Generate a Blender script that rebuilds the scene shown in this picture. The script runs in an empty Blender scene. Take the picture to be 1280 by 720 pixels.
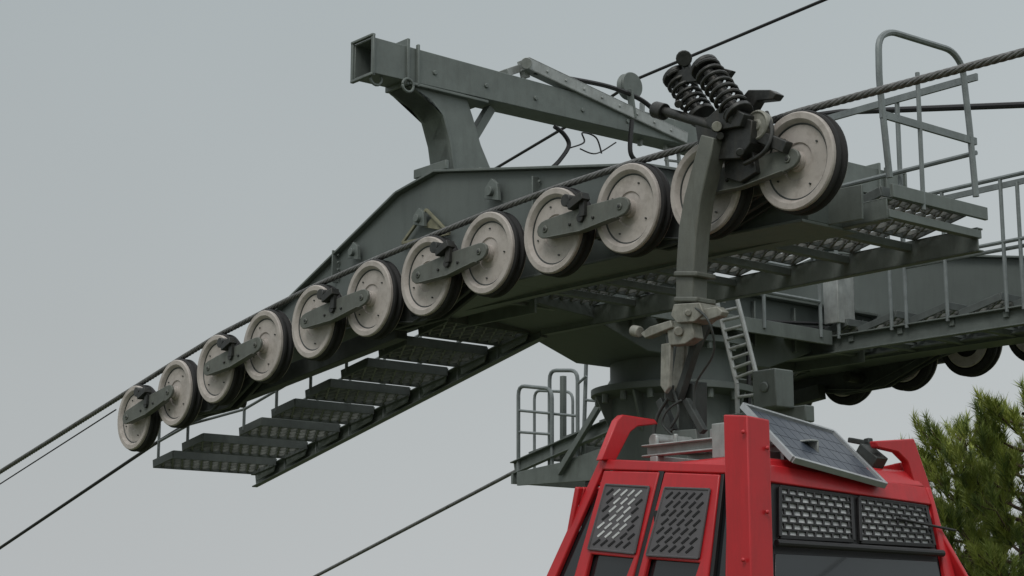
import bpy, math, random
from mathutils import Vector, Matrix
random.seed(7)
sc=bpy.context.scene
F=2200.0; TH=math.radians(11); PH=math.radians(50); H=6.0; N0=7.45
S=Vector((math.cos(PH),-math.sin(PH),0)); N=Vector((math.sin(PH),math.cos(PH),0)); Z=Vector((0,0,1))
CAM=Vector((0,0,H))
def W(s,n,z): return S*s+N*(n+N0)+Vector((0,0,z+H))
def ray(u,v):
    x=(u-640)/F; up=(360-v)/F
    return Vector((x, math.cos(TH)-up*math.sin(TH), math.sin(TH)+up*math.cos(TH)))
def RP(u,v,p,nr):
    d=ray(u,v); return CAM+d*((p-CAM).dot(nr)/d.dot(nr))
def PN(u,v,n): return RP(u,v,W(0,n,0),N)
def PS(u,v,s): return RP(u,v,W(s,0,0),S)
def loc(p): return (p.dot(S),p.dot(N)-N0,p.z-H)

# ---------------- materials
def mat(name,col,rough=.55,metal=0.0,var=.25,scale=6,dirt=None,dirtamt=.4,bump=.05,coat=0,streak=True,bscale=80):
    m=bpy.data.materials.new(name); m.use_nodes=True; nt=m.node_tree; b=nt.nodes['Principled BSDF']
    tc=nt.nodes.new('ShaderNodeTexCoord')
    n1=nt.nodes.new('ShaderNodeTexNoise'); n1.inputs['Scale'].default_value=scale; n1.inputs['Detail'].default_value=8; n1.inputs['Roughness'].default_value=.65
    nt.links.new(tc.outputs['Object'],n1.inputs['Vector'])
    r=nt.nodes.new('ShaderNodeMapRange'); r.inputs[1].default_value=.3; r.inputs[2].default_value=.7; r.inputs[3].default_value=1-var; r.inputs[4].default_value=1+var
    nt.links.new(n1.outputs['Fac'],r.inputs[0])
    mul=nt.nodes.new('ShaderNodeVectorMath'); mul.operation='SCALE'; mul.inputs[0].default_value=col[:3]
    nt.links.new(r.outputs[0],mul.inputs['Scale'])
    out=mul.outputs[0]
    if dirt:
        mp=nt.nodes.new('ShaderNodeMapping'); mp.inputs['Scale'].default_value=(9,9,1.6) if streak else (7,7,7)
        nt.links.new(tc.outputs['Object'],mp.inputs[0])
        n2=nt.nodes.new('ShaderNodeTexNoise'); n2.inputs['Scale'].default_value=1.7; n2.inputs['Detail'].default_value=10; n2.inputs['Roughness'].default_value=.7
        nt.links.new(mp.outputs[0],n2.inputs['Vector'])
        r2=nt.nodes.new('ShaderNodeMapRange'); r2.inputs[1].default_value=.48; r2.inputs[2].default_value=.72; r2.inputs[3].default_value=0; r2.inputs[4].default_value=dirtamt
        nt.links.new(n2.outputs['Fac'],r2.inputs[0])
        mx=nt.nodes.new('ShaderNodeMixRGB'); mx.inputs[2].default_value=(*dirt,1)
        nt.links.new(r2.outputs[0],mx.inputs[0]); nt.links.new(out,mx.inputs[1]); out=mx.outputs[0]
    nt.links.new(out,b.inputs['Base Color'])
    r3=nt.nodes.new('ShaderNodeMapRange'); r3.inputs[3].default_value=max(.05,rough-.12); r3.inputs[4].default_value=min(1,rough+.15)
    nt.links.new(n1.outputs['Fac'],r3.inputs[0]); nt.links.new(r3.outputs[0],b.inputs['Roughness'])
    b.inputs['Metallic'].default_value=metal
    if coat: b.inputs['Coat Weight'].default_value=coat
    if bump:
        n3=nt.nodes.new('ShaderNodeTexNoise'); n3.inputs['Scale'].default_value=bscale; n3.inputs['Detail'].default_value=4
        nt.links.new(tc.outputs['Object'],n3.inputs['Vector'])
        bp=nt.nodes.new('ShaderNodeBump'); bp.inputs['Strength'].default_value=bump*4; bp.inputs['Distance'].default_value=.004
        nt.links.new(n3.outputs['Fac'],bp.inputs['Height']); nt.links.new(bp.outputs[0],b.inputs['Normal'])
    return m
M_girder=mat('painted_steel_girder',(.122,.142,.134),.6,.05,.10,2.5,(.08,.092,.084),.35)
M_steel=mat('galvanised_steel',(.158,.180,.168),.52,.25,.16,7,(.095,.105,.095),.4)
M_rocker=mat('rocker_steel',(.135,.145,.128),.55,.2,.2,9,(.08,.078,.062),.5)
M_tread=mat('tread_steel',(.115,.130,.125),.55,.25,.2,7,(.07,.075,.07),.4)
M_dark=mat('dark_steel',(.06,.068,.065),.55,.3,.3,8,(.035,.033,.028),.5)
M_rail=mat('galvanised_tube',(.21,.235,.235),.45,.35,.2,10,(.11,.12,.11),.4)
M_lsteel=mat('light_galvanised_steel',(.35,.37,.36),.45,.3,.2,10,(.16,.16,.14),.5)
M_grate=mat('grating_steel',(.19,.20,.19),.5,.35,.3,15)
M_wheel=mat('sheave_paint',(.455,.418,.384),.65,.0,.12,5,(.24,.21,.18),.65,streak=False)
M_rubber=mat('tyre_rubber',(.02,.02,.02),.75,0,.3,12)
M_rope=mat('wire_rope',(.19,.19,.185),.45,.6,.3,30,(.05,.045,.04),.6)
M_blk=mat('black_cable',(.012,.012,.013),.5,0,.2,10)
M_arm=mat('hanger_steel',(.145,.152,.132),.5,.25,.2,5,(.085,.082,.062),.6)
M_cast=mat('cast_steel',(.27,.27,.235),.55,.2,.3,14,(.10,.09,.06),.6)
M_grip=mat('grip_steel',(.045,.047,.045),.42,.5,.35,20,(.09,.075,.055),.4)
M_yel=mat('yellow_tab',(.22,.215,.145),.6,0,.25,12,(.1,.09,.05),.5)
M_red=mat('red_paint',(.50,.016,.022),.42,0,.10,3,(.28,.016,.016),.45,.014,coat=.15)
M_glass=mat('tinted_glass',(.012,.014,.016),.08,0,.1,3,None,0,0,coat=.5)
M_frame=mat('black_rubber_trim',(.015,.015,.016),.5,0,.2,6)
M_vent=mat('vent_plastic',(.10,.095,.10),.55,0,.1,8,(.07,.06,.06),.4)
M_slot=mat('slot_dark',(.008,.008,.009),.8,0,.1,8,None,0,0)
M_light=mat('painted_see_through',(.55,.56,.56),.5,0,.35,5,(.15,.15,.15),.7,0)  # pale colour painted in for sky light seen through cabin openings
M_cell=mat('solar_cell',(.055,.068,.09),.35,0,.06,4,None,0,0)
M_alu=mat('aluminium',(.42,.44,.45),.4,.5,.1,10)

# ---------------- builders
tops={}
def top(name,at=(0,0,0)):
    e=bpy.data.objects.new(name,None); e.empty_display_size=.3; sc.collection.objects.link(e); e.location=at; tops[name]=e
    return e
def basis(a,ref=Z):
    a=a.normalized(); r=ref
    if abs(a.dot(r))>.98: r=N
    x=a.cross(r).normalized(); y=x.cross(a).normalized()
    return x,y
class B:
    def __init__(s,name,m,parent,bevel=0,ang=35):
        s.n=name;s.m=m;s.p=parent;s.v=[];s.f=[];s.b=bevel;s.a=ang
    def add(s,vs,fs):
        o=len(s.v); s.v+= [Vector(v) for v in vs]; s.f+=[[i+o for i in f] for f in fs]
    def poly(s,pts,vec):
        k=len(pts); vs=list(pts)+[p+vec for p in pts]
        s.add(vs,[list(range(k)),list(range(2*k-1,k-1,-1))]+[[i,i+k,(i+1)%k+k,(i+1)%k] for i in range(k)])
    def beam(s,p,q,w,h,ref=Z,w2=None,h2=None):
        w2=w2 or w; h2=h2 or h
        x,y=basis(q-p,ref); vs=[]
        for c,ww,hh in((p,w,h),(q,w2,h2)):
            for a,b in((-1,-1),(1,-1),(1,1),(-1,1)): vs.append(c+x*a*ww/2+y*b*hh/2)
        s.add(vs,[[3,2,1,0],[4,5,6,7]]+[[i,(i+1)%4,(i+1)%4+4,i+4] for i in range(4)])
    def lbox(s,s0,s1,n0,n1,z0,z1):
        s.poly([W(s0,n0,z0),W(s1,n0,z0),W(s1,n0,z1),W(s0,n0,z1)],N*(n1-n0))
    def channel(s,p,q,w,h,t=.012,open_=1):
        x,y=basis(q-p)
        s.beam(p+x*open_*(-w/2+t/2),q+x*open_*(-w/2+t/2),t,h)
        s.beam(p+y*(h/2-t/2),q+y*(h/2-t/2),w,t*.98); s.beam(p-y*(h/2-t/2),q-y*(h/2-t/2),w,t*.98)
    def tube(s,pts,r,seg=8,caps=True):
        pts=[Vector(p) for p in pts]; k=len(pts); vs=[];fs=[]
        x=None
        for i,p in enumerate(pts):
            d=(pts[min(i+1,k-1)]-pts[max(i-1,0)]).normalized()
            if x is None: x,_=basis(d)
            x=(x-d*x.dot(d)).normalized(); y=d.cross(x)
            for j in range(seg):
                a=2*math.pi*j/seg; vs.append(p+(x*math.cos(a)+y*math.sin(a))*r)
        for i in range(k-1):
            for j in range(seg):
                fs.append([i*seg+j,i*seg+(j+1)%seg,(i+1)*seg+(j+1)%seg,(i+1)*seg+j])
        if caps: fs+= [list(range(seg-1,-1,-1)),[(k-1)*seg+j for j in range(seg)]]
        s.add(vs,fs)
    def cyl(s,p,q,r,seg=20,r2=None):
        s.lathe(p,(q-p),[(0,0),(r,0),(r2 if r2 is not None else r,(q-p).length),(0,(q-p).length)],seg)
    def lathe(s,c,ax,prof,seg=32):
        ax=ax.normalized(); x,y=basis(ax); vs=[];fs=[];k=len(prof)
        for i in range(seg):
            a=2*math.pi*i/seg; r_=x*math.cos(a)+y*math.sin(a)
            for (r,h) in prof: vs.append(c+r_*max(r,1e-5)+ax*h)
        for i in range(seg):
            j=(i+1)%seg
            for t in range(k-1): fs.append([i*k+t,i*k+t+1,j*k+t+1,j*k+t])
        s.add(vs,fs)
    def done(s):
        me=bpy.data.meshes.new(s.n); me.from_pydata([tuple(v) for v in s.v],[],s.f); me.validate()
        import bmesh
        bm=bmesh.new(); bm.from_mesh(me); bmesh.ops.recalc_face_normals(bm,faces=bm.faces); bm.to_mesh(me); bm.free()
        me.shade_smooth(); me.set_sharp_from_angle(angle=math.radians(s.a))
        o=bpy.data.objects.new(s.n,me); sc.collection.objects.link(o); me.materials.append(s.m)
        if s.p: o.parent=s.p; o.matrix_parent_inverse=Matrix.Translation(s.p.location).inverted()
        if s.b:
            mo=o.modifiers.new('bev','BEVEL'); mo.width=s.b; mo.segments=2; mo.limit_method='ANGLE'; mo.angle_limit=math.radians(40)
        return o
def spline(pts,sub=8):
    out=[];k=len(pts)
    for i in range(k-1):
        p0=pts[max(i-1,0)];p1=pts[i];p2=pts[i+1];p3=pts[min(i+2,k-1)]
        for j in range(sub):
            t=j/sub
            out.append(.5*((2*p1)+(p2-p0)*t+(2*p0-5*p1+4*p2-p3)*t*t+(-p0+3*p1-3*p2+p3)*t**3))
    out.append(pts[-1]); return out
def rounded(pts,r=.07,k=4):
    out=[pts[0]]
    for i in range(1,len(pts)-1):
        a,b,c=pts[i-1],pts[i],pts[i+1]
        ra=min(r,(a-b).length*.45); rc=min(r,(c-b).length*.45)
        p=b+(a-b).normalized()*ra; q=b+(c-b).normalized()*rc
        for j in range(k+1):
            t=j/k; out.append(p*(1-t)**2+b*2*t*(1-t)+q*t*t)
    out.append(pts[-1]); return out

# ---------------- wheel centres
wpx=[(166,522),(217,491),(268,461),(327,432),(390,402),(460,373),(531,345),(607,316),(690,288),(783,260),(880,235),(993,201)]
WL=[loc(PN(u,v,0)) for u,v in wpx]
WL=[(a,c) for a,b,c in WL]
SC=-10.15
NF=5.6   # mirror offset: far n = NF - k

tower=top('cable_car_tower',W(SC,2.8,-6))

def side(mir):
    nn=(lambda k: NF-k) if mir else (lambda k:k)
    D=-N if mir else N
    wl=[(s,z-(.05 if mir else 0)) for s,z in WL]
    A=top('sheave_assembly',W(-10.2,nn(.3),2.5))
    bw=B('sheave_wheels',M_wheel,A,0,25); bt=B('rubber_tyres',M_rubber,A); bb=B('wheel_bolts',M_dark,A)
    br=B('rocker_beams',M_rocker,A,.005); bd=B('balance_beams',M_dark,A,.006); bg=B('brackets',M_grip,A,.003)
    for i,(s,z) in enumerate(wl):
        c=W(s,nn(0),z)
        bw.lathe(c,D,[(0,.0),(.055,.0),(.06,.03),(.105,.034),(.112,.024),(.205,.03),(.222,.026),(.236,.004),(.246,-.004),(.279,-.004),(.286,.004),(.286,.022),(.27,.03)],56)
        (bt if mir else bw).lathe(c+D*.13,D,[(.27,-.02),(.283,-.012),(.283,0),(.24,.004),(.22,-.02),(.08,-.02),(.06,.01),(0,.01)],48)
        if mir: bw.lathe(c+D*.133,D,[(.13,.0),(.20,.004),(.215,.012),(.225,.004)],48)
        bt.lathe(c,D,[(.26,.02),(.292,.024),(.300,.034),(.300,.05),(.285,.062),(.283,.075),(.300,.09),(.300,.108),(.290,.12),(.255,.124)],56)
        a0=random.random()*6
        for j in range(4):
            a=a0+j*math.pi/2; x,y=basis(D); p=c+(x*math.cos(a)+y*math.sin(a))*.172+D*.018
            bb.cyl(p,p+D*.03,.006,8)
        bb.lathe(c+D*.0235,D,[(.214,.004),(.218,-.001),(.224,-.001),(.228,.004)],48)
    pc=[]
    for i in range(0,12,2):
        (s1,z1),(s2,z2)=wl[i],wl[i+1]
        a=Vector((s1,z1));b=Vector((s2,z2)); d=(b-a).normalized(); p=Vector((-d.y,d.x)); m=(a+b)/2; pc.append(m)
        out=[]
        for k in range(7):
            t=math.pi/2+math.pi*k/6; out.append(a+d*math.cos(t)*.085+p*math.sin(t)*.062)
        out+= [m-d*.12-p*.085,m+d*.12-p*.085]
        for k in range(7):
            t=-math.pi/2+math.pi*k/6; out.append(b+d*math.cos(t)*.085+p*math.sin(t)*.062)
        out+= [m+d*.1+p*.07,m-d*.1+p*.07]
        for k0,k1 in((-.06,-.038),(.15,.172)):
            br.poly([W(q.x,nn(k0),q.y) for q in out],D*(k1-k0))
        lo0=a-p*.066+d*.03; lo1=m-p*.088; lo2=b-p*.066-d*.03
        br.beam(W(lo0.x,nn(-.055),lo0.y),W(lo1.x,nn(-.055),lo1.y),.06,.010)
        br.beam(W(lo1.x,nn(-.0555),lo1.y),W(lo2.x,nn(-.0555),lo2.y),.06,.010)
        for q in(a,b):
            bg.cyl(W(q.x,nn(-.072),q.y),W(q.x,nn(.19),q.y),.012,12)
            br.cyl(W(q.x,nn(-.068),q.y),W(q.x,nn(-.058),q.y),.026,6)
            bw.cyl(W(q.x,nn(-.036),q.y),W(q.x,nn(.0),q.y),.045,20)
        bg.cyl(W(m.x,nn(-.08),m.y),W(m.x,nn(.3),m.y),.03,14)
        cc=m+p*.085-d*.03
        bg.beam(W(cc.x-.05,nn(-.075),cc.y+.0),W(cc.x+.09,nn(-.075),cc.y+.05),.07,.05)
        bg.cyl(W(cc.x-.07,nn(-.11),cc.y+.045),W(cc.x-.07,nn(-.02),cc.y+.045),.042,12)
        bg.beam(W(cc.x+.06,nn(-.07),cc.y-.08),W(cc.x+.06,nn(-.07),cc.y+.06),.05,.03)
        for e_ in(-.05,.05):
            q=m+d*e_*2.2-p*.02; bg.cyl(W(q.x,nn(-.072),q.y),W(q.x,nn(-.055),q.y),.011,6)
    for i in range(0,6,2):
        a,b=pc[i],pc[i+1]; m=(a+b)/2-Vector((0,.13))
        pts=[a+Vector((-.12,.07)),a+Vector((-.12,-.09)),m+Vector((-.25,-.12)),m+Vector((.25,-.1)),b+Vector((.12,-.08)),b+Vector((.12,.08)),m+Vector((.2,.14)),m+Vector((-.2,.14))]
        bd.poly([W(q.x,nn(.185),q.y) for q in pts],D*.03)
        bd.poly([W(q.x,nn(.27),q.y) for q in pts],D*.03)
        bd.beam(W(a.x,nn(.24),a.y-.09),W(m.x,nn(.24),m.y-.1),.15,.015)
        bd.beam(W(m.x,nn(.24),m.y-.1),W(b.x,nn(.24),b.y-.07),.15,.015)
        bg.cyl(W(m.x,nn(.17),m.y),W(m.x,nn(.5),m.y),.05,16)
    a,b=pc[0],pc[2]
    bd.beam(W(a.x-.1,nn(.37),a.y-.06),W(b.x+.3,nn(.37),b.y-.15),.1,.14)
    for x in (bw,bt,bb,br,bd,bg): x.done()
    # main girder
    G=B('main_girder',M_girder,tower,.006)
    gp=[(318,418),(370,371),(500,243),(548,216),(812,208),(900,222),(1010,232),(1010,275),(850,305),(640,352),(480,396),(390,428),(322,452)]
    gl=[loc(PN(u,v,.34)) for u,v in gp]; gl=[(a,c) for a,b,c in gl]
    G.poly([W(s,nn(.34),z) for s,z in gl],D*.40)
    G.done()
    FL=B('girder_flanges',M_steel,tower,.003)
    for i in range(len(gl)):
        a=gl[i]; b=gl[(i+1)%len(gl)]
        p=W(a[0],nn(.54),a[1]); q=W(b[0],nn(.54),b[1])
        if (q-p).length<.2: continue
        x,y=basis(q-p)
        up = y if i<6 else -y
        FL.beam(p+up*.008,q+up*.008,.5,.018,ref=Z)
    for (s_,za,zb) in((-11.45,2.72,2.98),(-9.0,2.72,3.10)):
        FL.beam(W(s_,nn(.333),za),W(s_,nn(.333),zb),.012,.10,ref=N)
        for q in range(4):
            for w_ in(-.035,.035):
                zz=za+.04+(zb-za-.08)*q/3; FL.cyl(W(s_+w_,nn(.328),zz),W(s_+w_,nn(.312),zz),.012,6)
    for (u,v,r) in((445,316,.07),(527,274,.07),(618,240,.08)):
        s,_,z=loc(PN(u,v,.3))
        FL.poly([W(s-r,nn(.3),z-r*.5),W(s+r,nn(.3),z-r),W(s+r*.8,nn(.3),z+r*.6),W(s,nn(.3),z+r*1.2),W(s-r*.9,nn(.3),z+r*.5)],-D*.03)
        FL.cyl(W(s,nn(.3),z),W(s,nn(.24),z),r*.45,12)
    FL.done()
    if not mir:
        Y=B('lifting_tab',M_yel,tower,.003)
        tri=[(503,304),(533,262),(562,292)]
        for i in range(3):
            Y.beam(PN(*tri[i],.30),PN(*tri[(i+1)%3],.30),.02,.022)
        Y.poly([PN(530,284,.31),PN(541,270,.31),PN(553,288,.31)],N*.01)
        Y.done()
    # walkway
    WK=top('service_walkway',W(-10,nn(1.1),2.4))
    fr=B('walkway_frame',M_steel,WK,.003); gr=B('walkway_grating',M_grate,WK); tr=B('walkway_railing',M_rail,WK); tp_=B('tread_pans',M_tread,WK,.003)
    n0,n1=.70,1.52
    sst=-13.68 if mir else -14.6
    zst=lambda s_: 1.41+(s_+14.6)*(2.33-1.41)/4.25
    fr.channel(W(-10.35,nn(n1+.04),2.36),W(-6.25,nn(n1+.04),2.36),.06,.15,open_=-1 if not mir else 1)
    fr.channel(W(-10.2,nn(n0-.02),2.42),W(-6.25,nn(n0-.02),2.42),.06,.13,open_=-1)
    fr.channel(W(sst,nn(n1+.04),zst(sst)),W(-10.35,nn(n1+.04),2.33),.06,.13,open_=1)
    def P(s,n,z): return W(s,nn(n),z)
    # serrated steel plank tread: turned-down edges with a diamond lattice between them
    def tread(sa,sb,na,nb,z,hh=.075,tilt=.05):
        zz=lambda s_: z+tilt*((s_-sa)/(sb-sa)-.5)
        for s_ in(sa,sb): tp_.beam(P(s_,na,zz(s_)),P(s_,nb,zz(s_)),.014,hh)
        for k in(na,nb): tp_.beam(P(sa,k,zz(sa)),P(sb,k,zz(sb)),.014,hh*.96)
        m=4; st=.05
        for j in range(m):
            sj=sa+(sb-sa)*(j+.5)/m; am=(sb-sa)/m*.46
            pts=[];k=na;t=j%2
            while k<nb+.001:
                q=sj+(am if t%2 else -am); pts.append(P(q,k,zz(q)-.012)); k+=st; t+=1
            for a_,b_ in zip(pts[:-1],pts[1:]): gr.beam(a_,b_,.014,.026)
        for j in range(1,m):
            sj=sa+(sb-sa)*j/m; gr.beam(P(sj,na,zz(sj)),P(sj,nb,zz(sj)),.010,.018)
    for j in range(2 if mir else 0,8):
        s_=-14.52+j*.525; z=1.53+j*.113
        tread(s_,s_+.36,.43 if j<2 else n0,n1,z,.075,.060)
        fr.poly([P(s_+.02,n1+.005,z-.13),P(s_+.32,n1+.005,z-.06),P(s_+.36,n1+.005,z+.06),P(s_,n1+.005,z-.02)],D*.012)
    for j in range(8):
        s_=-10.25+j*.505
        tread(s_,s_+.39,n0,n1,2.50,.06,.085)
        fr.beam(P(s_+.45,n0-.04,2.39),P(s_+.45,n1+.04,2.39),.05,.05)
    e=-6.22
    fr.beam(P(e,n0-.04,2.52),P(e,n1+.07,2.52),.025,.08)
    if not mir:
        px=[(1112,222),(1099,100),(1098,48),(1112,39),(1190,63),(1203,82),(1212,160),(1220,246)]
        er=[loc(PS(u,v,e)) for u,v in px]
    er=END if mir else er
    globals()['END']=er
    tr.tube(rounded([P(e,b_,c_) for a_,b_,c_ in er],.07),.020,8)
    tr.beam(P(e,er[1][1],2.97),P(e,n1,2.97),.02,.045)
    tr.tube([P(e,n0+.26,2.45),P(e,n0+.26,3.30)],.014)
    s0=-8.7
    for s_ in (-6.85,-7.6,s0): tr.tube([P(s_,n1+.06,2.4),P(s_,n1+.06,3.40)],.016)
    tr.beam(P(s0,n1+.05,3.40),P(e,n1+.05,3.40),.02,.045); tr.tube([P(s0,n1+.05,2.90),P(e,n1,2.90)],.016)
    if not mir:
        for j in range(0,8):
            s_=-14.45+j*.525; z=1.53+j*.113; nr=.44 if j<2 else n0
            tr.tube([P(s_,nr,z-.02),P(s_,nr,z+.36)],.014)
            tr.tube([P(s_+.36,n1+.06,z-.05),P(s_+.36,n1+.06,z+.55)],.013)
        for dz in(.17,.36):
            tr.tube([P(-14.45,.44,1.53+dz),P(-13.9,.44,1.64+dz),P(-13.4,n0,1.75+dz),P(-10.7,n0,2.34+dz)],.013)
        for dz in(.30,.55): tr.tube([P(-14.1,n1+.06,1.5+dz),P(-10.4,n1+.06,2.3+dz)],.013)
    else:
        for j in range(7):
            s_=-9.4+j*.55
            tr.tube([P(s_,n1+.06,2.4),P(s_,n1+.06,3.46)],.016)
        tr.tube([P(-9.5,n1+.06,3.46),P(-6.3,n1+.06,3.46)],.018); tr.tube([P(-9.5,n1+.06,2.95),P(-6.3,n1+.06,2.95)],.016)
        na=4.05
        fr.beam(W(-13.66,na-.04,1.5),W(-13.66,5.0,1.5),.03,.10)
        fr.poly([PN(646,590,na-.06),PN(700,578,na-.06),PN(752,560,na-.06),PN(748,600,na-.06),PN(646,607,na-.06)],N*.03)
        def loop(pts,n,r=.02): tr.tube(rounded([PN(u,v,n) for u,v in pts],.10),r)
        loop([(648,602),(648,482),(690,486),(690,598)],na)
        loop([(687,590),(687,463),(722,463),(722,580)],na+.05)
        loop([(729,575),(733,443),(770,448),(770,560)],na+.1)
        loop([(668,600),(668,488),(716,490),(716,600)],na+.7,.016)
        for (a,b,n) in(((648,540),(690,543),na),((648,513),(690,517),na),((688,517),(722,520),na+.05),((731,500),(770,503),na+.1),((722,480),(733,470),na+.05)):
            tr.tube([PN(*a,n),PN(*b,n)],.014)
        fr.beam(PN(774,466,na-.1),PN(698,592,na-.1),.05,.06)
        fr.beam(PN(704,470,na+.3),PN(704,590,na+.3),.05,.05,ref=N)
    for x in(fr,gr,tr,tp_): x.done()
side(False); side(True)

# ---------------- tower body
C=B('column',M_girder,tower,0)
cb=W(SC,2.8,-6)
C.lathe(cb,Z,[(0,0),(.95,0),(.95,.06),(.62,.08),(.52,.3),(.52,7.85),(.68,7.88),(.68,7.93),(.52,7.96),(.52,8.22),(.66,8.25),(.66,8.3),(0,8.3)],48)
C.done()
X=B('crossarm',M_girder,tower,.008)
X.poly([W(SC-.42,n,z) for n,z in((.5,2.42),(1.5,2.34),(2.1,2.14),(3.5,2.14),(4.1,2.34),(5.1,2.42),(5.1,2.72),(.5,2.72))],S*.84)
X.done()
X=B('crossarm_gussets',M_steel,tower,.004)
for n in(.9,1.9,2.35,3.3,3.8,4.7): X.lbox(SC-.46,SC+.46,n,n+.02,2.30,2.68)
X.lbox(SC-.5,SC+.5,.4,5.2,2.72,2.745)
for a in range(16):
    t=a*math.pi/8; p=cb+Vector((math.cos(t),math.sin(t),0))*.62
    X.cyl(p+Z*8.19,p+Z*8.25,.028,8); X.cyl(p+Z*7.8,p+Z*7.88,.028,8)
for a in range(8):
    t=a*math.pi/4+.2; dd=Vector((math.cos(t),math.sin(t),0))
    X.poly([cb+dd*.5+Z*7.5,cb+dd*.66+Z*7.87,cb+dd*.5+Z*7.87],dd.cross(Z)*.02)
X.done()
# hydraulic cylinders and conduits on the far arm
X=B('conduits',M_blk,tower)
for k,(n_,dz) in enumerate(((2.0,0),(2.1,-.05),(2.2,-.02))):
    X.tube(spline([W(SC+.47,n_,2.6+dz),W(SC+.5,n_+.7,2.48+dz),W(SC+.49,n_+1.5,2.52+dz),W(SC+.46,n_+2.6,2.62+dz)]),.016,6)
X.tube(spline([W(SC+.56,3.1,2.4),W(SC+.6,3.05,1.8),W(SC+.56,3.0,.5),W(SC+.56,3.0,-5.5)]),.02,6)
X.done()
# lifting frame
sB=SC-.05
LF=B('lifting_frame_beam',M_steel,tower,.006)
zt=4.13
def hb(na,nb,ha,hb_):
    for sgn in(-1,1):
        LF.poly([W(sB+sgn*.12,na,zt-ha/2),W(sB+sgn*.12,nb,zt-.0-hb_/2),W(sB+sgn*.12,nb,zt-.0+hb_/2),W(sB+sgn*.12,na,zt+ha/2)],-S*sgn*.014)
        LF.poly([W(sB-.118,na,zt+sgn*ha/2),W(sB+.118,na,zt+sgn*ha/2),W(sB+.118,nb,zt-.0+sgn*hb_/2),W(sB-.118,nb,zt-.0+sgn*hb_/2)],Z*(-sgn)*.014)
hb(-.32,2.8,.275,.20); hb(5.92,2.8,.275,.20)
for n in(-.325,5.90): 
    for sg in(-1,1):
        LF.beam(W(sB+sg*.13,n,zt-.15),W(sB+sg*.13,n,zt+.15),.03,.02,ref=N); LF.beam(W(sB-.14,n,zt+sg*.15),W(sB+.14,n,zt+sg*.15),.03,.02)
for n in(-.02,5.5):
    LF.lbox(sB-.14,sB+.14,n,n+.025,zt-.17,zt+.19)
    LF.lbox(sB+.12,sB+.15,n+.09,n+.11,zt-.17,zt+.16)
LF.lbox(sB-.15,sB+.15,.0,.75,zt-.165,zt-.143)
for j in range(5): LF.cyl(W(sB+.118,.25+j*.5,zt-.02),W(sB+.132,.25+j*.5,zt-.02),.02,8)
def ringt(c,ax,R_,r):
    x,y=basis(ax); LF.tube([c+(x*math.cos(a)+y*math.sin(a))*R_ for a in [i*math.pi/8 for i in range(17)]],r,6)
ringt(W(sB+.08,-.26,zt-.16),S,.05,.012); ringt(W(sB+.15,-.02,zt-.18),S,.05,.012)
for m in(False,True):
    k=(lambda n:NF-n) if m else (lambda n:n)
    raw=[(499,112),(570,120),(580,150),(590,185),(602,214),(553,217),(548,180),(540,150),(527,132),(512,122)]
    pts=[loc(PS(u,v,sB)) for u,v in raw]
    LF.poly([W(sB-.11,k(p[1]),p[2]) for p in pts],S*.22)
    LF.poly([W(sB-.135,k(p[1]+ .0),p[2]) for p in [pts[i] for i in(0,9,8,7,6,5)]]+[W(sB-.135,k(p[1]+.025),p[2]) for p in [pts[i] for i in(5,6,7,8,9,0)]],S*.27)
    a=loc(PS(588,176,sB)); b=loc(PS(612,136,sB))
    LF.beam(W(sB,k(a[1]),a[2]),W(sB,k(b[1]),b[2]),.08,.07)
    for nb_ in (.3,.62): LF.lbox(sB-.2,sB+.2,k(nb_)-.0,k(nb_)+.03,3.36,3.43)
LF.done()
Lb=B('lifting_bar',M_lsteel,tower,.003)
a=PS(656,80,sB+.1); b=PS(855,174,sB+.1)
Lb.channel(a,b,.09,.10,.012,-1); 
for j in range(1,9):
    p=a.lerp(b,j/9.0); Lb.cyl(p+S*.02,p+S*.055,.012,8)
Lb.beam(PS(630,92,sB),PS(660,82,sB),.10,.06)
Lb.beam(PS(652,76,sB+.05),PS(657,98,sB+.05),.06,.05,ref=N)
Lb.cyl(PS(658,79,sB-.04),PS(658,79,sB+.16),.045,14)
Lb.beam(PS(803,128,sB),PS(800,182,sB),.04,.03,ref=N)
Lb.tube([PS(828,150,sB),PS(835,215,sB)],.018); Lb.tube([PS(845,160,sB),PS(850,215,sB)],.018)
for v in(170,185,200): Lb.tube([PS(831,v,sB),PS(848,v+2,sB)],.012)
Lb.done()
Pu=B('hoist_pulley',M_steel,tower,0)
pp=PS(787,108,sB+.05)
Pu.lathe(pp-S*.04,S,[(0,0),(.11,0),(.115,.01),(.10,.04),(.115,.07),(.11,.08),(0,.08)],28)
Pu.beam(PS(787,112,sB+.12),PS(792,148,sB+.12),.06,.02,ref=N)
Pu.done()
K=B('hoist_cables',M_blk,tower)
K.tube(spline([PS(668,90,sB+.12),PS(705,97,sB+.12),PS(760,108,sB+.12),PS(800,124,sB+.12),PS(822,142,sB+.12)]),.020,8)
K.tube(spline([PS(693,158,sB+.2),PS(705,168,sB+.2),PS(711,182,sB+.2),PS(700,200,sB+.2),PS(690,210,sB+.2)]),.018,8)
K.tube(spline([PS(712,185,sB+.2),PS(730,178,sB+.2),PS(728,166,sB+.2),PS(745,172,sB+.2),PS(752,192,sB+.2)]),.007,6)
K.tube(spline([PS(725,186,sB+.2),PS(745,192,sB+.2),PS(770,178,sB+.2)]),.006,6)
K.tube(spline([PS(790,150,sB+.2),PS(788,190,sB+.2),PS(800,205,sB+.2)]),.02,6)
K.done()
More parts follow.
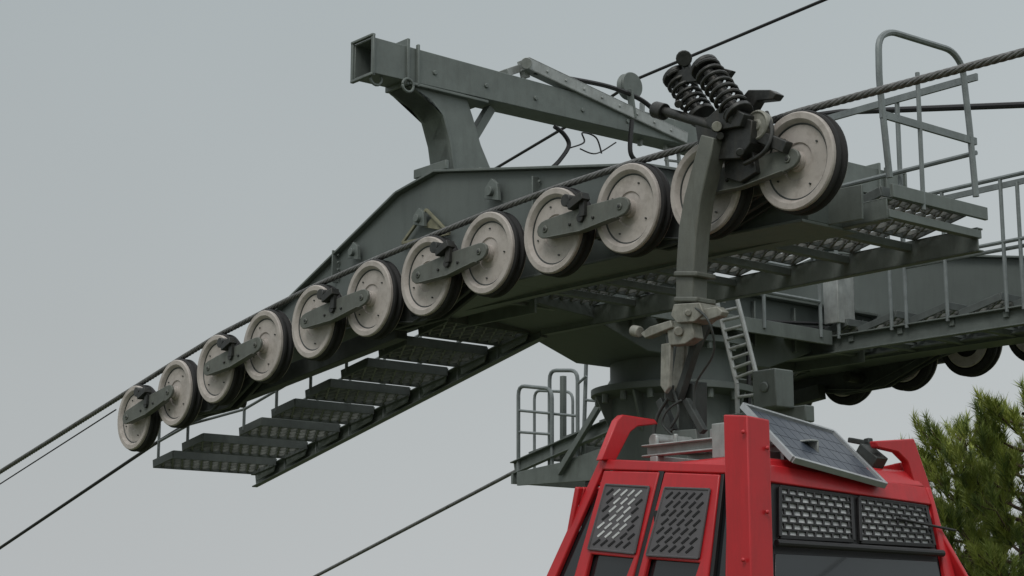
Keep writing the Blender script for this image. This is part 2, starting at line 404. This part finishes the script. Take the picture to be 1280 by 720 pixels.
# crosswalk along the crossarm
XW=top('crossing_walkway',W(-9.8,3.1,2.4))
fr=B('crossing_frame',M_steel,XW,.003); gr=B('crossing_grating',M_grate,XW); tr=B('crossing_railing',M_rail,XW)
fr.beam(W(-9.47,1.62,2.41),W(-9.47,4.0,2.41),.03,.12); fr.beam(W(-10.0,1.62,2.8),W(-10.0,4.0,2.8),.03,.1)
k=1.7
while k<3.95:
    fr.beam(W(-9.65,k,2.44),W(-9.65,k+.42,2.44),.34,.01)
    for q in range(8): gr.beam(W(-9.82,k+q*.055,2.42),W(-9.49,k+q*.055,2.42),.01,.03)
    k+=.5
for n in(1.75,2.45,3.15,3.85):
    tr.tube([W(-9.45,n,2.4),W(-9.45,n,2.95)],.016)
tr.tube([W(-9.45,1.75,2.95),W(-9.45,3.85,2.95)],.018); tr.tube([W(-9.45,1.75,2.7),W(-9.45,3.85,2.7)],.016)
for x in(fr,gr,tr): x.done()
# ladder
LD=top('ladder',W(-9.4,2.4,1.5))
tr=B('ladder_rails',M_lsteel,LD)
la=[PN(898,385,2.3),PN(921,480,2.3)]; lb=[PN(923,380,2.3),PN(946,470,2.3)]
tr.tube(spline([PN(880,382,2.3),PN(884,366,2.3),PN(893,366,2.3)]+la,4),.018); tr.tube(spline([PN(904,378,2.3),PN(908,362,2.3),PN(917,362,2.3)]+lb,4),.018)
for j in range(8):
    t=.05+j*.125; tr.tube([la[0].lerp(la[1],t),lb[0].lerp(lb[1],t)],.013)
g1=loc(la[1]); g2=loc(lb[1])
tr.tube([la[1],W(g1[0],g1[1],-6)],.018); tr.tube([lb[1],W(g2[0],g2[1],-6)],.018)
j=0
while j<24:
    z=g1[2]-.1-j*.3
    if z<-5.9: break
    tr.tube([W(g1[0],g1[1],z),W(g2[0],g2[1],z)],.013); j+=1
tr.done()
MB=B('control_box',M_steel,tower,.01)
a=loc(PN(940,464,2.0)); b=loc(PN(970,508,2.0))
MB.lbox(a[0],b[0],2.0,2.2,b[2],a[2]); MB.cyl(PN(956,484,2.0)-N*.02,PN(956,484,2.0),.04,16)
MB.lbox(a[0]-.5,b[0]+.1,2.2,2.3,b[2]-.1,b[2]+.02)
MB.done()
a=loc(PN(1022,335,4.0)); b=loc(PN(1056,402,4.0))
MB=B('support_post',M_lsteel,tower,.008); MB.channel(W((a[0]+b[0])/2,4.1,b[2]),W((a[0]+b[0])/2,4.1,a[2]),.16,.22,.02); MB.done()

# ---------------- haul cables
def ropepath(leftpx,rightpx,nplane,dz=0):
    wl=[(s,z+dz) for s,z in WL]
    pts=[]
    lp=loc(PN(*leftpx,nplane))
    w0=wl[0]; sl=((w0[1]+.30)-lp[2])/(w0[0]-lp[0])
    pts.append((-46,lp[2]+sl*(-46-lp[0]))); pts.append((lp[0],lp[2]))
    for i,(s,z) in enumerate(wl):
        a=wl[max(i-1,0)]; b=wl[min(i+1,11)]; d=Vector((b[0]-a[0],b[1]-a[1])).normalized(); pts.append((s-d.y*.306,z+d.x*.306))
    if rightpx:
        rp=loc(PN(*rightpx,nplane)); pts.append((rp[0],rp[2])); sl=(rp[2]-pts[-2][1])/(rp[0]-pts[-2][0])
    else: sl=.0
    pts.append((35,pts[-1][1]+sl*(35-pts[-1][0])))
    return [W(s,nplane,z) for s,z in pts]
def strand(bld,path,a,b,r=.0148,rs=.0088,pitch=.30):
    out=[];acc=0;step=.018
    for i in range(a,b):
        p,q=path[i],path[i+1]; L=(q-p).length; k=int(L/step)
        for j in range(k): out.append((p.lerp(q,j/k),acc+L*j/k,(q-p).normalized()))
        acc+=L
    for m in range(6):
        pts=[]
        for p,l,d in out:
            x,y=basis(d); t=2*math.pi*(l/pitch+m/6); pts.append(p+(x*math.cos(t)+y*math.sin(t))*r)
        bld.tube(pts,rs,6)
HC=B('haul_cable',M_rope,None,0,60)
path=ropepath((0,590),(1280,65),.07)
HC.tube(path,.010,8)
q0=path[0].lerp(path[1],.94); pth=[q0]+path[1:-1]+[path[-2].lerp(path[-1],.1)]
strand(HC,pth,0,len(pth)-1)
HC.tube([path[0],q0],.022,8)
HC.done()
HC=B('haul_cable',M_rope,None,0,60)
path=ropepath((0,590),None,NF-.07,-.05)
lp=loc(PN(395,720,NF-.07)); lw=loc(path[2]); sl=(lw[2]-lp[2])/(lw[0]-lp[0])
path[1]=W(lp[0],NF-.07,lp[2]); path[0]=W(-30,NF-.07,lp[2]+sl*(-30-lp[0]))
HC.tube(path,.023,8); HC.done()
CC=B('communication_cable',M_blk,None)
def ext(p,q,k): return p+(p-q).normalized()*k
a=PN(0,685,.7);b=PN(190,557,.7);c=PN(330,470,.7); CC.tube([ext(a,b,12),a,b,c],.017,8)
a=PN(0,605,.5);b=PN(145,512,.5); CC.tube([ext(a,b,12),a,b],.007,6)
a=PN(1030,0,2.8);b=PN(800,97,2.8);c=PN(708,158,2.8);d=PN(617,212,2.8); CC.tube([ext(a,b,20),a,b,c,d],.014,8)
a=PN(1280,131,2.2);b=PN(1050,140,2.2); c=PN(900,160,2.2); CC.tube([ext(a,b,15),a,b,c],.022,8)
CC.done()

# ---------------- grip and hanger
G=top('gondola_lift_cabin',W(-6.85,.08,-.2))
g=B('grip_body',M_grip,G,.006)
def gpoly(px,n0,n1,b=g): b.poly([PN(u,v,n0) for u,v in px],N*(n1-n0))
gpoly([(868,150),(905,140),(940,150),(938,178),(925,198),(885,200),(872,180)],-.16,.12)
gpoly([(905,195),(940,185),(945,215),(925,228),(905,222)],-.10,.1)
gpoly([(922,128),(935,112),(962,112),(971,117),(966,124),(946,126),(938,140),(926,146)],-.04,.03)
gpoly([(880,150),(905,128),(930,142),(925,158),(890,164)],-.2,-.02)
gpoly([(835,92),(860,84),(892,82),(915,88),(908,98),(850,104)],-.10,-.06)
g.cyl(PN(826,138,-.14),PN(900,160,-.14),.030,16)
g.cyl(PN(819,137,-.14),PN(831,140,-.14),.052,18)
g.cyl(PN(855,73,-.12),PN(855,73,-.02),.05,14); g.cyl(PN(856,75,-.07),PN(862,100,-.07),.03,12)
g.cyl(PN(880,82,-.14),PN(886,92,-.14),.03,12)
for (u,v) in((848,130),(900,170),(915,150),(884,185),(925,190)): g.cyl(PN(u,v,-.20),PN(u,v,-.12),.026,8)
g.beam(PN(938,165,-.08),PN(985,185,-.08),.06,.07)
g.beam(PN(905,120,-.02),PN(935,150,-.02),.05,.05)
g.tube(spline([PN(930,205,-.13),PN(955,190,-.13),PN(965,165,-.10),PN(958,140,-.06)]),.015,8)
def spring(a,b,R_,turns,wire):
    x,y=basis(b-a); pts=[];k=turns*16
    for i in range(k+1):
        t=i/k; an=2*math.pi*turns*t; pts.append(a.lerp(b,t)+(x*math.cos(an)+y*math.sin(an))*R_)
    sp.tube(pts,wire,8)
    g.cyl(a-(b-a)*.06,b+(b-a)*.05,R_*.42,14)
    for p,q in((a,a-(b-a).normalized()*.03),(b,b+(b-a).normalized()*.03)): g.cyl(p,q,R_*1.15,20)
sp=B('grip_springs',M_grip,G)
spring(PN(846,98,-.05),PN(876,142,-.05),.074,6,.0125)
spring(PN(882,86,-.15),PN(922,140,-.15),.078,7,.0135)
sp.done()
c=B('grip_roller',M_cast,G,.003)
c.lathe(PN(944,156,-.12),N,[(0,0),(.03,0),(.035,.01),(.07,.01),(.08,.0),(.09,.01),(.085,.06),(0,.07)],24)
c.cyl(PN(896,158,-.23),PN(896,158,-.12),.03,14)
c.cyl(PN(826,138,-.165),PN(826,138,-.11),.03,14)
c.done(); g.done()
h=B('hanger_arm',M_arm,G,.008)
left=[(876,168),(870,190),(863,215),(855,245),(848,285),(845,330),(844,378)]; right=[(892,172),(888,195),(882,220),(875,250),(870,290),(867,330),(866,378)]
h.poly([PN(u,v,-.23) for u,v in left+right[::-1]],N*.12)
for v in(342,374): 
    a=PN(842,v,-.25);b=PN(871,v,-.25); h.beam(a+N*.08,b+N*.08,.165,.03)
h.done()
c=B('hanger_joint',M_cast,G,.006)
def cp(px,n0,n1): c.poly([PN(u,v,n0) for u,v in px],N*(n1-n0))
cp([(842,380),(874,378),(880,392),(868,402),(846,404),(838,394)],-.27,-.12)
cp([(800,417),(812,408),(838,400),(840,409),(816,419),(806,423)],-.26,-.20)
cp([(866,388),(896,383),(903,389),(900,395),(886,400),(866,400)],-.26,-.20)
cp([(832,402),(864,398),(868,422),(856,430),(836,432)],-.24,-.16)
c.cyl(PN(791,413,-.24),PN(800,415,-.24),.034,14)
c.cyl(PN(848,414,-.27),PN(848,414,-.1),.028,14); c.cyl(PN(860,391,-.29),PN(860,391,-.1),.02,12)
cp([(826,430),(838,428),(836,484),(831,492),(825,482)],-.24,-.21)
cp([(846,430),(857,428),(852,472),(843,490),(838,484)],-.12,-.09)
c.done()
c=B('roof_saddle',M_steel,G,.006)
c.poly([PN(u,v,-.1) for u,v in[(840,538),(870,536),(872,566),(842,568)]],N*.10)
c.done()
d=B('suspension',M_dark,G,.005)
d.beam(PN(880,402,-.1),PN(848,500,-.1),.045,.05,ref=N)
d.cyl(PN(888,405,.05),PN(838,500,.0),.020,10)
d.beam(PN(866,478,0),PN(866,548,.05),.12,.12,ref=N)
d.beam(PN(843,420,-.05),PN(840,500,-.05),.08,.06,ref=N)
d.cyl(PN(842,492,-.12),PN(842,492,.08),.05,14)
d.beam(PN(826,500,.02),PN(842,540,.02),.05,.05,ref=N)
d.beam(PN(858,500,-.1),PN(880,540,-.1),.04,.04,ref=N)
d.tube(spline([PN(835,498,-.12),PN(822,520,-.12),PN(818,545,-.12),PN(830,560,-.12)]),.012,6)
d.tube(spline([PN(842,488,-.14),PN(848,515,-.14),PN(838,535,-.14)]),.010,6)
d.tube(spline([PN(862,380,-.25),PN(885,400,-.28),PN(892,440,-.2),PN(870,480,-.12),PN(868,520,-.1)]),.008,6)
d.tube(spline([PN(852,500,-.14),PN(835,512,-.16),PN(828,530,-.16),PN(845,548,-.14)]),.008,6)
d.done()
c=B('roof_frame',M_lsteel,G,.006)
zr=.86
c.channel(W(-7.3,.0,zr+.12),W(-6.3,.0,zr+.12),.07,.09)
c.beam(W(-7.1,-.45,zr+.07),W(-7.1,.6,zr+.07),.06,.07); c.beam(W(-6.5,-.45,zr+.07),W(-6.5,.6,zr+.07),.06,.07)
c.channel(W(-7.2,-.42,zr+.14),W(-6.45,-.42,zr+.14),.06,.07)
c.beam(W(-6.8,-.2,zr+.22),W(-6.8,.3,zr+.22),.2,.08)
c.cyl(W(-7.15,-.4,zr+.2),W(-7.15,-.1,zr+.2),.04,14)
for s_ in(-7.1,-6.95,-6.6,-6.45): c.cyl(W(s_,-.42,zr+.17),W(s_,-.42,zr+.22),.015,6)
c.lbox(-6.6,-6.45,-.5,-.36,zr+.05,zr+.24)
c.done()

# ---------------- cabin shell
lv=[(.84,-7.30,-6.25,-.65,.86),(.27,-7.60,-6.10,-.76,.90),(-.45,-7.72,-6.0,-.82,.98),(-.9,-7.68,-6.03,-.8,.95),(-1.3,-7.45,-6.25,-.6,.75)]
def ring(l): z,a,b,c_,d_=l; return [W(a,c_,z),W(b,c_,z),W(b,d_,z),W(a,d_,z)]
def loft(bld,ls):
    vs=[];fs=[]
    for l in ls: vs+=ring(l)
    for i in range(len(ls)-1):
        for j in range(4): fs.append([i*4+j,i*4+(j+1)%4,(i+1)*4+(j+1)%4,(i+1)*4+j])
    fs+=[[0,1,2,3],[(len(ls)-1)*4+j for j in(3,2,1,0)]]
    bld.add(vs,fs)
b=B('cabin_glazing',M_glass,G,.01); loft(b,lv[:3]); b.done()
b=B('cabin_lower_body',M_red,G,.03); loft(b,[(lv[2][0]+.05,)+tuple(x+(-.012 if i%2==0 else .012) for i,x in enumerate(lv[2][1:])),lv[3],lv[4]]); b.done()
red=B('cabin_red_frame',M_red,G,.008); trim=B('cabin_trim',M_frame,G,.003); vent=B('door_vents',M_vent,G,.003); slot=B('vent_slots',M_slot,G); slot2=B('vent_slots_painted_light',M_light,G); lp_=B('louvre_painted_sky',M_light,G);  # slot2 and lp_ are solid, coloured pale to imitate light showing through
b=B('cabin_roof',M_red,G,.02); loft(b,[(.90,-7.26,-6.29,-.61,.82),(.80,-7.34,-6.225,-.68,.885)]); b.done()
r0=ring(lv[0]);r1=ring(lv[1])
def facepl(i):
    p=r0[i];q=r0[(i+1)%4];r=r1[i]; n=(q-p).cross(r-p).normalized()
    cen=(r0[0]+r0[2])/2
    if n.dot(p-cen)<0: n=-n
    return p,n
pA,nA=facepl(0); pB,nB=facepl(1)
cen=W(-6.83,.08,0)
def rot(p): return Vector((2*cen.x-p.x,2*cen.y-p.y,p.z))
def rv(n): return Vector((-n.x,-n.y,n.z))
def fp(bld,face,px,off,th,both=True):
    p,n=(pA,nA) if face=='A' else (pB,nB)
    pts=[RP(u,v,p,n)+n*off for u,v in px]
    bld.poly(pts,n*th)
    if both: bld.poly([rot(q) for q in pts],rv(n)*th)
# door face
fp(red,'A',[(754,575),(763,575),(694,735),(681,735)],.0,.03)
fp(red,'A',[(756,575),(925,582),(924,594),(751,588)],.001,.028)
fp(red,'A',[(760,590),(829,592),(794,735),(783,735),(797,699),(744,694),(734,735),(719,735)],.004,.030)
fp(red,'A',[(836,592),(905,595),(889,735),(870,735),(880,705),(816,700),(808,735),(799,735)],.004,.030)
fp(red,'A',[(914,595),(924,595),(921,735),(911,735)],.002,.03)
fp(trim,'A',[(829,582),(836,582),(800,735),(793,735)],.002,.024)
fp(trim,'A',[(905,594),(909,594),(894,735),(889,735)],.002,.022)
def vents(px,off,sl):
    q=[RP(u,v,pA,nA)+nA*off for u,v in px]
    def bl(a,b): return q[0].lerp(q[1],a).lerp(q[3].lerp(q[2],a),b)
    k=[bl(0,0),bl(1,0),bl(1,1),bl(0,1)]
    vent.poly(k,nA*.008); vent.poly([rot(x) for x in k],rv(nA)*.008)
    for r_ in range(7):
        for c_ in range(5):
            a=.07+c_*.165+(.05 if r_%2 else 0); b_=.05+r_*.130
            pts=[bl(a,b_+.095),bl(a+.035,b_+.115),bl(a+.15,b_+.02),bl(a+.115,b_+.0)]
            pts=[p+nA*.008 for p in pts]; tgt=slot2 if (sl and 1<=c_+r_*.3<=4.2 and r_<6) else slot  # slot2 pieces are closed; their pale colour paints light coming through
            tgt.poly(pts,nA*.003); tgt.poly([rot(x) for x in pts],rv(nA)*.003)
    for i in range(4): vent.beam(k[i]+nA*.008,k[(i+1)%4]+nA*.008,.012,.012)
vents([(764,608),(818,611),(800,694),(742,688)],.034,True)
vents([(838,612),(894,614),(880,700),(815,696)],.034,False)
# door hinges / handles
for (u,v) in((826,640),(838,642)): 
    p=RP(u,v,pA,nA)+nA*.036; trim.beam(p,p-Z*.09,.02,.02,ref=N)
# end face
fp(trim,'B',[(962,604),(1158,632),(1176,735),(962,735)],.001,.012,)
fp(red,'B',[(955,582),(1152,611),(1160,633),(955,604)],.0,.03)
fp(red,'B',[(1152,611),(1158,612),(1192,735),(1178,735),(1160,633)],.002,.033)
def louv(px):
    q=[RP(u,v,pB,nB)+nB*.014 for u,v in px]
    def bl(a,b): return q[0].lerp(q[1],a).lerp(q[3].lerp(q[2],a),b)
    k=[bl(0,0),bl(1,0),bl(1,1),bl(0,1)]
    lp_.poly(k,nB*.006)  # solid pale sheet, painting the sky brightness behind the lattice
    rows=7; up=nB*.014
    for r_ in range(rows+1):
        trim.beam(bl(0,r_/rows)+up,bl(1,r_/rows)+up,.012,.022 if r_ in(0,rows) else .013)
        if r_<rows:
            for c_ in range(9):
                a=(c_+(.5 if r_%2 else 0))/8.5
                if a<=1: trim.beam(bl(a,r_/rows)+up,bl(a,(r_+1)/rows)+up,.012,.012,ref=N)
    for a in(0,1): trim.beam(bl(a,0)+up,bl(a,1)+up,.016,.022,ref=N)
louv([(970,611),(1059,623),(1062,678),(970,673)])
louv([(1069,624),(1153,636),(1163,684),(1071,679)])
b=B('end_window',M_glass,G,.004); fp(b,'B',[(966,693),(1168,703),(1175,735),(966,735)],.013,.006); b.done()
q=[RP(u,v,pB,nB)+nB*.05 for u,v in((962,682),(1170,695))]; trim.tube(q,.020,10)
q=[RP(u,v,pB,nB)+nB*.06 for u,v in((1110,652),(1184,667))]; trim.tube(q,.008,8)
for f in (lambda p:p, rot):
    base=[W(-6.21,-.82,-1.1),W(-6.045,-.82,-1.1),W(-6.045,-.65,-1.1),W(-6.21,-.65,-1.1)]
    hs=[2.19,2.17,2.16,2.18]
    vs=[f(x) for x in base]+[f(x)+Z*h_ for x,h_ in zip(base,hs)]
    red.add(vs,[[0,1,2,3],[7,6,5,4]]+[[i,(i+1)%4,(i+1)%4+4,i+4] for i in range(4)])
for (u,v) in((958,560),(958,640),(930,540),(930,700)):
    p=PN(u,v,-.83) if u<945 else PS(u,v,-6.04)
    ax=-N if u<945 else S
    red.cyl(p,p+ax*.015,.012,10)
for s_,px in((-7.3,[(744,576),(764,526),(771,519),(811,525),(816,531),(790,534),(781,541),(763,576)]),(-6.3,[(1086,552),(1134,549),(1157,616),(1136,612),(1126,578),(1114,566),(1088,560)])):
    pts=[PS(u,v,s_) for u,v in px]
    red.poly(pts,S*.05)
for x in(red,trim,vent,slot,slot2,lp_): x.done()
# solar panel
q=[PS(928,507,-6.6),PS(1041,541,-6.6),None,PS(991,574,-6.15)]
q[2]=q[1]+q[3]-q[0]
nS=(q[1]-q[0]).cross(q[3]-q[0]).normalized(); nS=nS if nS.z>0 else -nS
SP=B('solar_panel_frame',M_alu,G,.002)
for i in range(4): SP.beam(q[i],q[(i+1)%4],.022,.035,ref=nS)
SP.poly([x-nS*.014 for x in q],nS*.010)
for t in(.2,.8):
    m_=q[0].lerp(q[1],t).lerp(q[3].lerp(q[2],t),.5)-nS*.035; l_=loc(m_)
    SP.beam(W(l_[0],l_[1],.88),m_,.02,.02,ref=nS)
    m_=q[0].lerp(q[1],t)-nS*.03; l_=loc(m_); SP.beam(W(l_[0],l_[1],.88),m_,.03,.03)
SP.done()
SP=B('solar_cells',M_cell,G); 
def bl(a,b): return q[0].lerp(q[1],a).lerp(q[3].lerp(q[2],a),b)
nx,ny=9,4
for i in range(nx):
    for j in range(ny):
        a0,a1=.03+.94*i/nx+.003,.03+.94*(i+1)/nx-.003; b0,b1=.04+.92*j/ny+.005,.04+.92*(j+1)/ny-.005
        SP.poly([bl(a0,b0),bl(a1,b0),bl(a1,b1),bl(a0,b1)],nS*.003)
SP.done()
b=B('roof_equipment',M_dark,G,.006)
b.beam(PN(1078,562,.55),PN(1100,580,.55),.10,.08); b.beam(PN(1085,548,.6),PN(1090,590,.6),.04,.04,ref=N); b.beam(PN(1062,550,.6),PN(1106,558,.6),.04,.03)
b.done()

# ---------------- pine tree
def pine(u,depth,vtop,seed,Rmax):
    rnd=random.Random(seed)
    d=ray(u,vtop); p=CAM+d*depth; base=Vector((p.x,p.y,0)); Ht=p.z
    T=top('pine_tree',base)
    bk=mat('pine_bark',(.11,.075,.05),.9,0,.4,10,None,0,.2)
    tb=B('trunk_and_limbs',bk,T); nv=[];nf=[];mi=[]
    def taper(pts,r0,r1):
        k=len(pts); seg=7; vs=[];fs=[]
        for i,pp in enumerate(pts):
            dd=(pts[min(i+1,k-1)]-pts[max(i-1,0)]).normalized(); x,y=basis(dd,Vector((.3,.9,.1))); r=r0+(r1-r0)*i/(k-1)
            for j in range(seg): a=2*math.pi*j/seg; vs.append(pp+(x*math.cos(a)+y*math.sin(a))*r)
        for i in range(k-1):
            for j in range(seg): fs.append([i*seg+j,i*seg+(j+1)%seg,(i+1)*seg+(j+1)%seg,(i+1)*seg+j])
        tb.add(vs,fs)
    tp=[base+Vector((math.sin(i*.9+seed)*.08,math.cos(i*1.3)*.08,Ht*i/12)) for i in range(13)]; taper(tp,.17,.015)
    def tuft(c,ax,L,nn_):
        ax=ax.normalized(); x,y=basis(ax,Vector((.2,.5,.8)))
        r_=rnd.random(); m=0 if r_<.45 else (1 if r_<.65 else 2)
        for _ in range(nn_):
            a=rnd.random()*6.283; sp_=math.radians(rnd.uniform(10,55)); st=c+ax*rnd.uniform(-.10,.05)
            dr=ax*math.cos(sp_)+(x*math.cos(a)+y*math.sin(a))*math.sin(sp_)
            l=L*rnd.uniform(.7,1.15); w=dr.cross(Vector((rnd.random()-.5,rnd.random()-.5,rnd.random()-.5))).normalized()*.0052
            o=len(nv); nv.extend([st-w,st+w,st+dr*l]); nf.append((o,o+1,o+2)); mi.append(m)
    nb=80
    for i in range(nb):
        t=i/nb; hgt=.42+.57*t**.85; z=Ht*hgt
        L=Rmax*(max(0,1-((hgt-.42)/.60)))**.62*rnd.uniform(.6,1.15)+.12; az=i*2.399+rnd.uniform(-.3,.3)
        o=Vector((base.x,base.y,z)); out=Vector((math.cos(az),math.sin(az),0))
        pts=[o+out*L*k/6+Z*(L*(.10*k/6+.42*(k/6)**2)) for k in range(7)]
        taper(pts,.012+.016*L,.006)
        nsub=int(4+L*8)
        for j in range(nsub):
            f=rnd.uniform(.35,1) if j else 1
            idx=f*6; k=min(5,int(idx)); pb=pts[k].lerp(pts[k+1],idx-k)
            side_=out.cross(Z)*rnd.uniform(-1,1); dr=(out*.6+side_*.9+Z*rnd.uniform(.3,1.2)).normalized()
            l=rnd.uniform(.14,.42)*(.5+.5*L/Rmax)
            e=pb+dr*l; 
            taper([pb,pb.lerp(e,.5)+Z*-.01,e],.007,.004)
            for q_ in range(3):
                c=pb.lerp(e,.45+.28*q_)
                tuft(c+Vector((rnd.uniform(-.03,.03),rnd.uniform(-.03,.03),0)),dr*.5+Z*rnd.uniform(.5,1.1),.12,40)
    tuft(tp[-1],Z,.14,60)
    tb.done()
    me=bpy.data.meshes.new('needles'); me.from_pydata([tuple(v) for v in nv],[],nf)
    o=bpy.data.objects.new('needles',me); sc.collection.objects.link(o); o.parent=T; o.matrix_parent_inverse=Matrix.Translation(base).inverted()
    me.materials.append(mat('needles_light',(.33,.38,.08),.6,0,.3,3,None,0,0)); me.materials.append(mat('needles_dark',(.12,.17,.04),.6,0,.35,3,None,0,0)); me.materials.append(mat('needles_mid',(.23,.29,.06),.6,0,.3,3,None,0,0))
    me.polygons.foreach_set('material_index',mi); me.update()
pine(1278,16.5,500,3,1.1)
pine(1200,18.0,540,11,.9)

# ---------------- ground
gm=mat('grass_ground',(.06,.075,.03),.9,0,.4,.6,(.1,.08,.05),.4,.1,streak=False)
bpy.ops.mesh.primitive_plane_add(size=3000,location=(0,0,0)); o=bpy.context.object; o.name='ground'; o.data.materials.append(gm)
cm=mat('concrete',(.32,.31,.29),.85,0,.15,3,(.2,.19,.17),.4)
b=B('foundation',cm,tower,.02); b.lbox(SC-1.3,SC+1.3,1.5,4.1,-6.3,-5.75); b.done()

# ---------------- world, sun, camera
w=bpy.data.worlds.new('World'); sc.world=w; w.use_nodes=True; nt=w.node_tree; bg=nt.nodes['Background']; outn=nt.nodes['World Output']
SE,SR=math.radians(48),math.radians(200)
sky=nt.nodes.new('ShaderNodeTexSky'); sky.sky_type='NISHITA'; sky.sun_disc=False; sky.sun_elevation=SE; sky.sun_rotation=SR; sky.dust_density=6
nt.links.new(sky.outputs[0],bg.inputs[0]); bg.inputs[1].default_value=.08
bg2=nt.nodes.new('ShaderNodeBackground'); bg2.inputs[1].default_value=1
tc=nt.nodes.new('ShaderNodeTexCoord'); sx=nt.nodes.new('ShaderNodeSeparateXYZ'); nt.links.new(tc.outputs['Generated'],sx.inputs[0])
rp=nt.nodes.new('ShaderNodeValToRGB'); nt.links.new(sx.outputs[2],rp.inputs[0])
e=rp.color_ramp.elements; e[0].position=0; e[0].color=(.53,.555,.565,1); e[1].position=1; e[1].color=(1.0,1.03,1.05,1)
x=e.new(.16); x.color=(.475,.505,.51,1); x=e.new(.36); x.color=(.43,.475,.485,1); x=e.new(.6); x.color=(.8,.84,.86,1)
ns=nt.nodes.new('ShaderNodeTexNoise'); ns.inputs['Scale'].default_value=2.2; ns.inputs['Detail'].default_value=3; nt.links.new(tc.outputs['Generated'],ns.inputs['Vector'])
mr=nt.nodes.new('ShaderNodeMapRange'); mr.inputs[3].default_value=.93; mr.inputs[4].default_value=1.07; nt.links.new(ns.outputs['Fac'],mr.inputs[0])
mx_=nt.nodes.new('ShaderNodeMapRange'); mx_.inputs[1].default_value=-.35; mx_.inputs[2].default_value=.4; mx_.inputs[3].default_value=.94; mx_.inputs[4].default_value=1.10; nt.links.new(sx.outputs[0],mx_.inputs[0])
mm=nt.nodes.new('ShaderNodeMath'); mm.operation='MULTIPLY'; nt.links.new(mr.outputs[0],mm.inputs[0]); nt.links.new(mx_.outputs[0],mm.inputs[1])
vm=nt.nodes.new('ShaderNodeVectorMath'); vm.operation='SCALE'; nt.links.new(rp.outputs[0],vm.inputs[0]); nt.links.new(mm.outputs[0],vm.inputs['Scale']); nt.links.new(vm.outputs[0],bg2.inputs[0])
ms=nt.nodes.new('ShaderNodeMixShader'); ms.inputs[0].default_value=.93; nt.links.new(bg.outputs[0],ms.inputs[1]); nt.links.new(bg2.outputs[0],ms.inputs[2]); nt.links.new(ms.outputs[0],outn.inputs[0])
sl=bpy.data.lights.new('sun','SUN'); sl.energy=.9; sl.angle=math.radians(22); sl.color=(1,.97,.93)
so=bpy.data.objects.new('sun',sl); sc.collection.objects.link(so)
az=SR; dirs=Vector((math.sin(az)*math.cos(SE),math.cos(az)*math.cos(SE),math.sin(SE)))
so.rotation_euler=dirs.to_track_quat('Z','Y').to_euler(); so.location=(0,0,30)
cd=bpy.data.cameras.new('camera'); co=bpy.data.objects.new('camera',cd); sc.collection.objects.link(co)
cd.sensor_width=36; cd.lens=F/1280*36; cd.clip_end=5000; cd.clip_start=.05
co.location=CAM; co.rotation_euler=(math.radians(90)+TH,0,0); sc.camera=co
sc.view_settings.view_transform='Standard'; sc.view_settings.look='None'; sc.view_settings.exposure=0
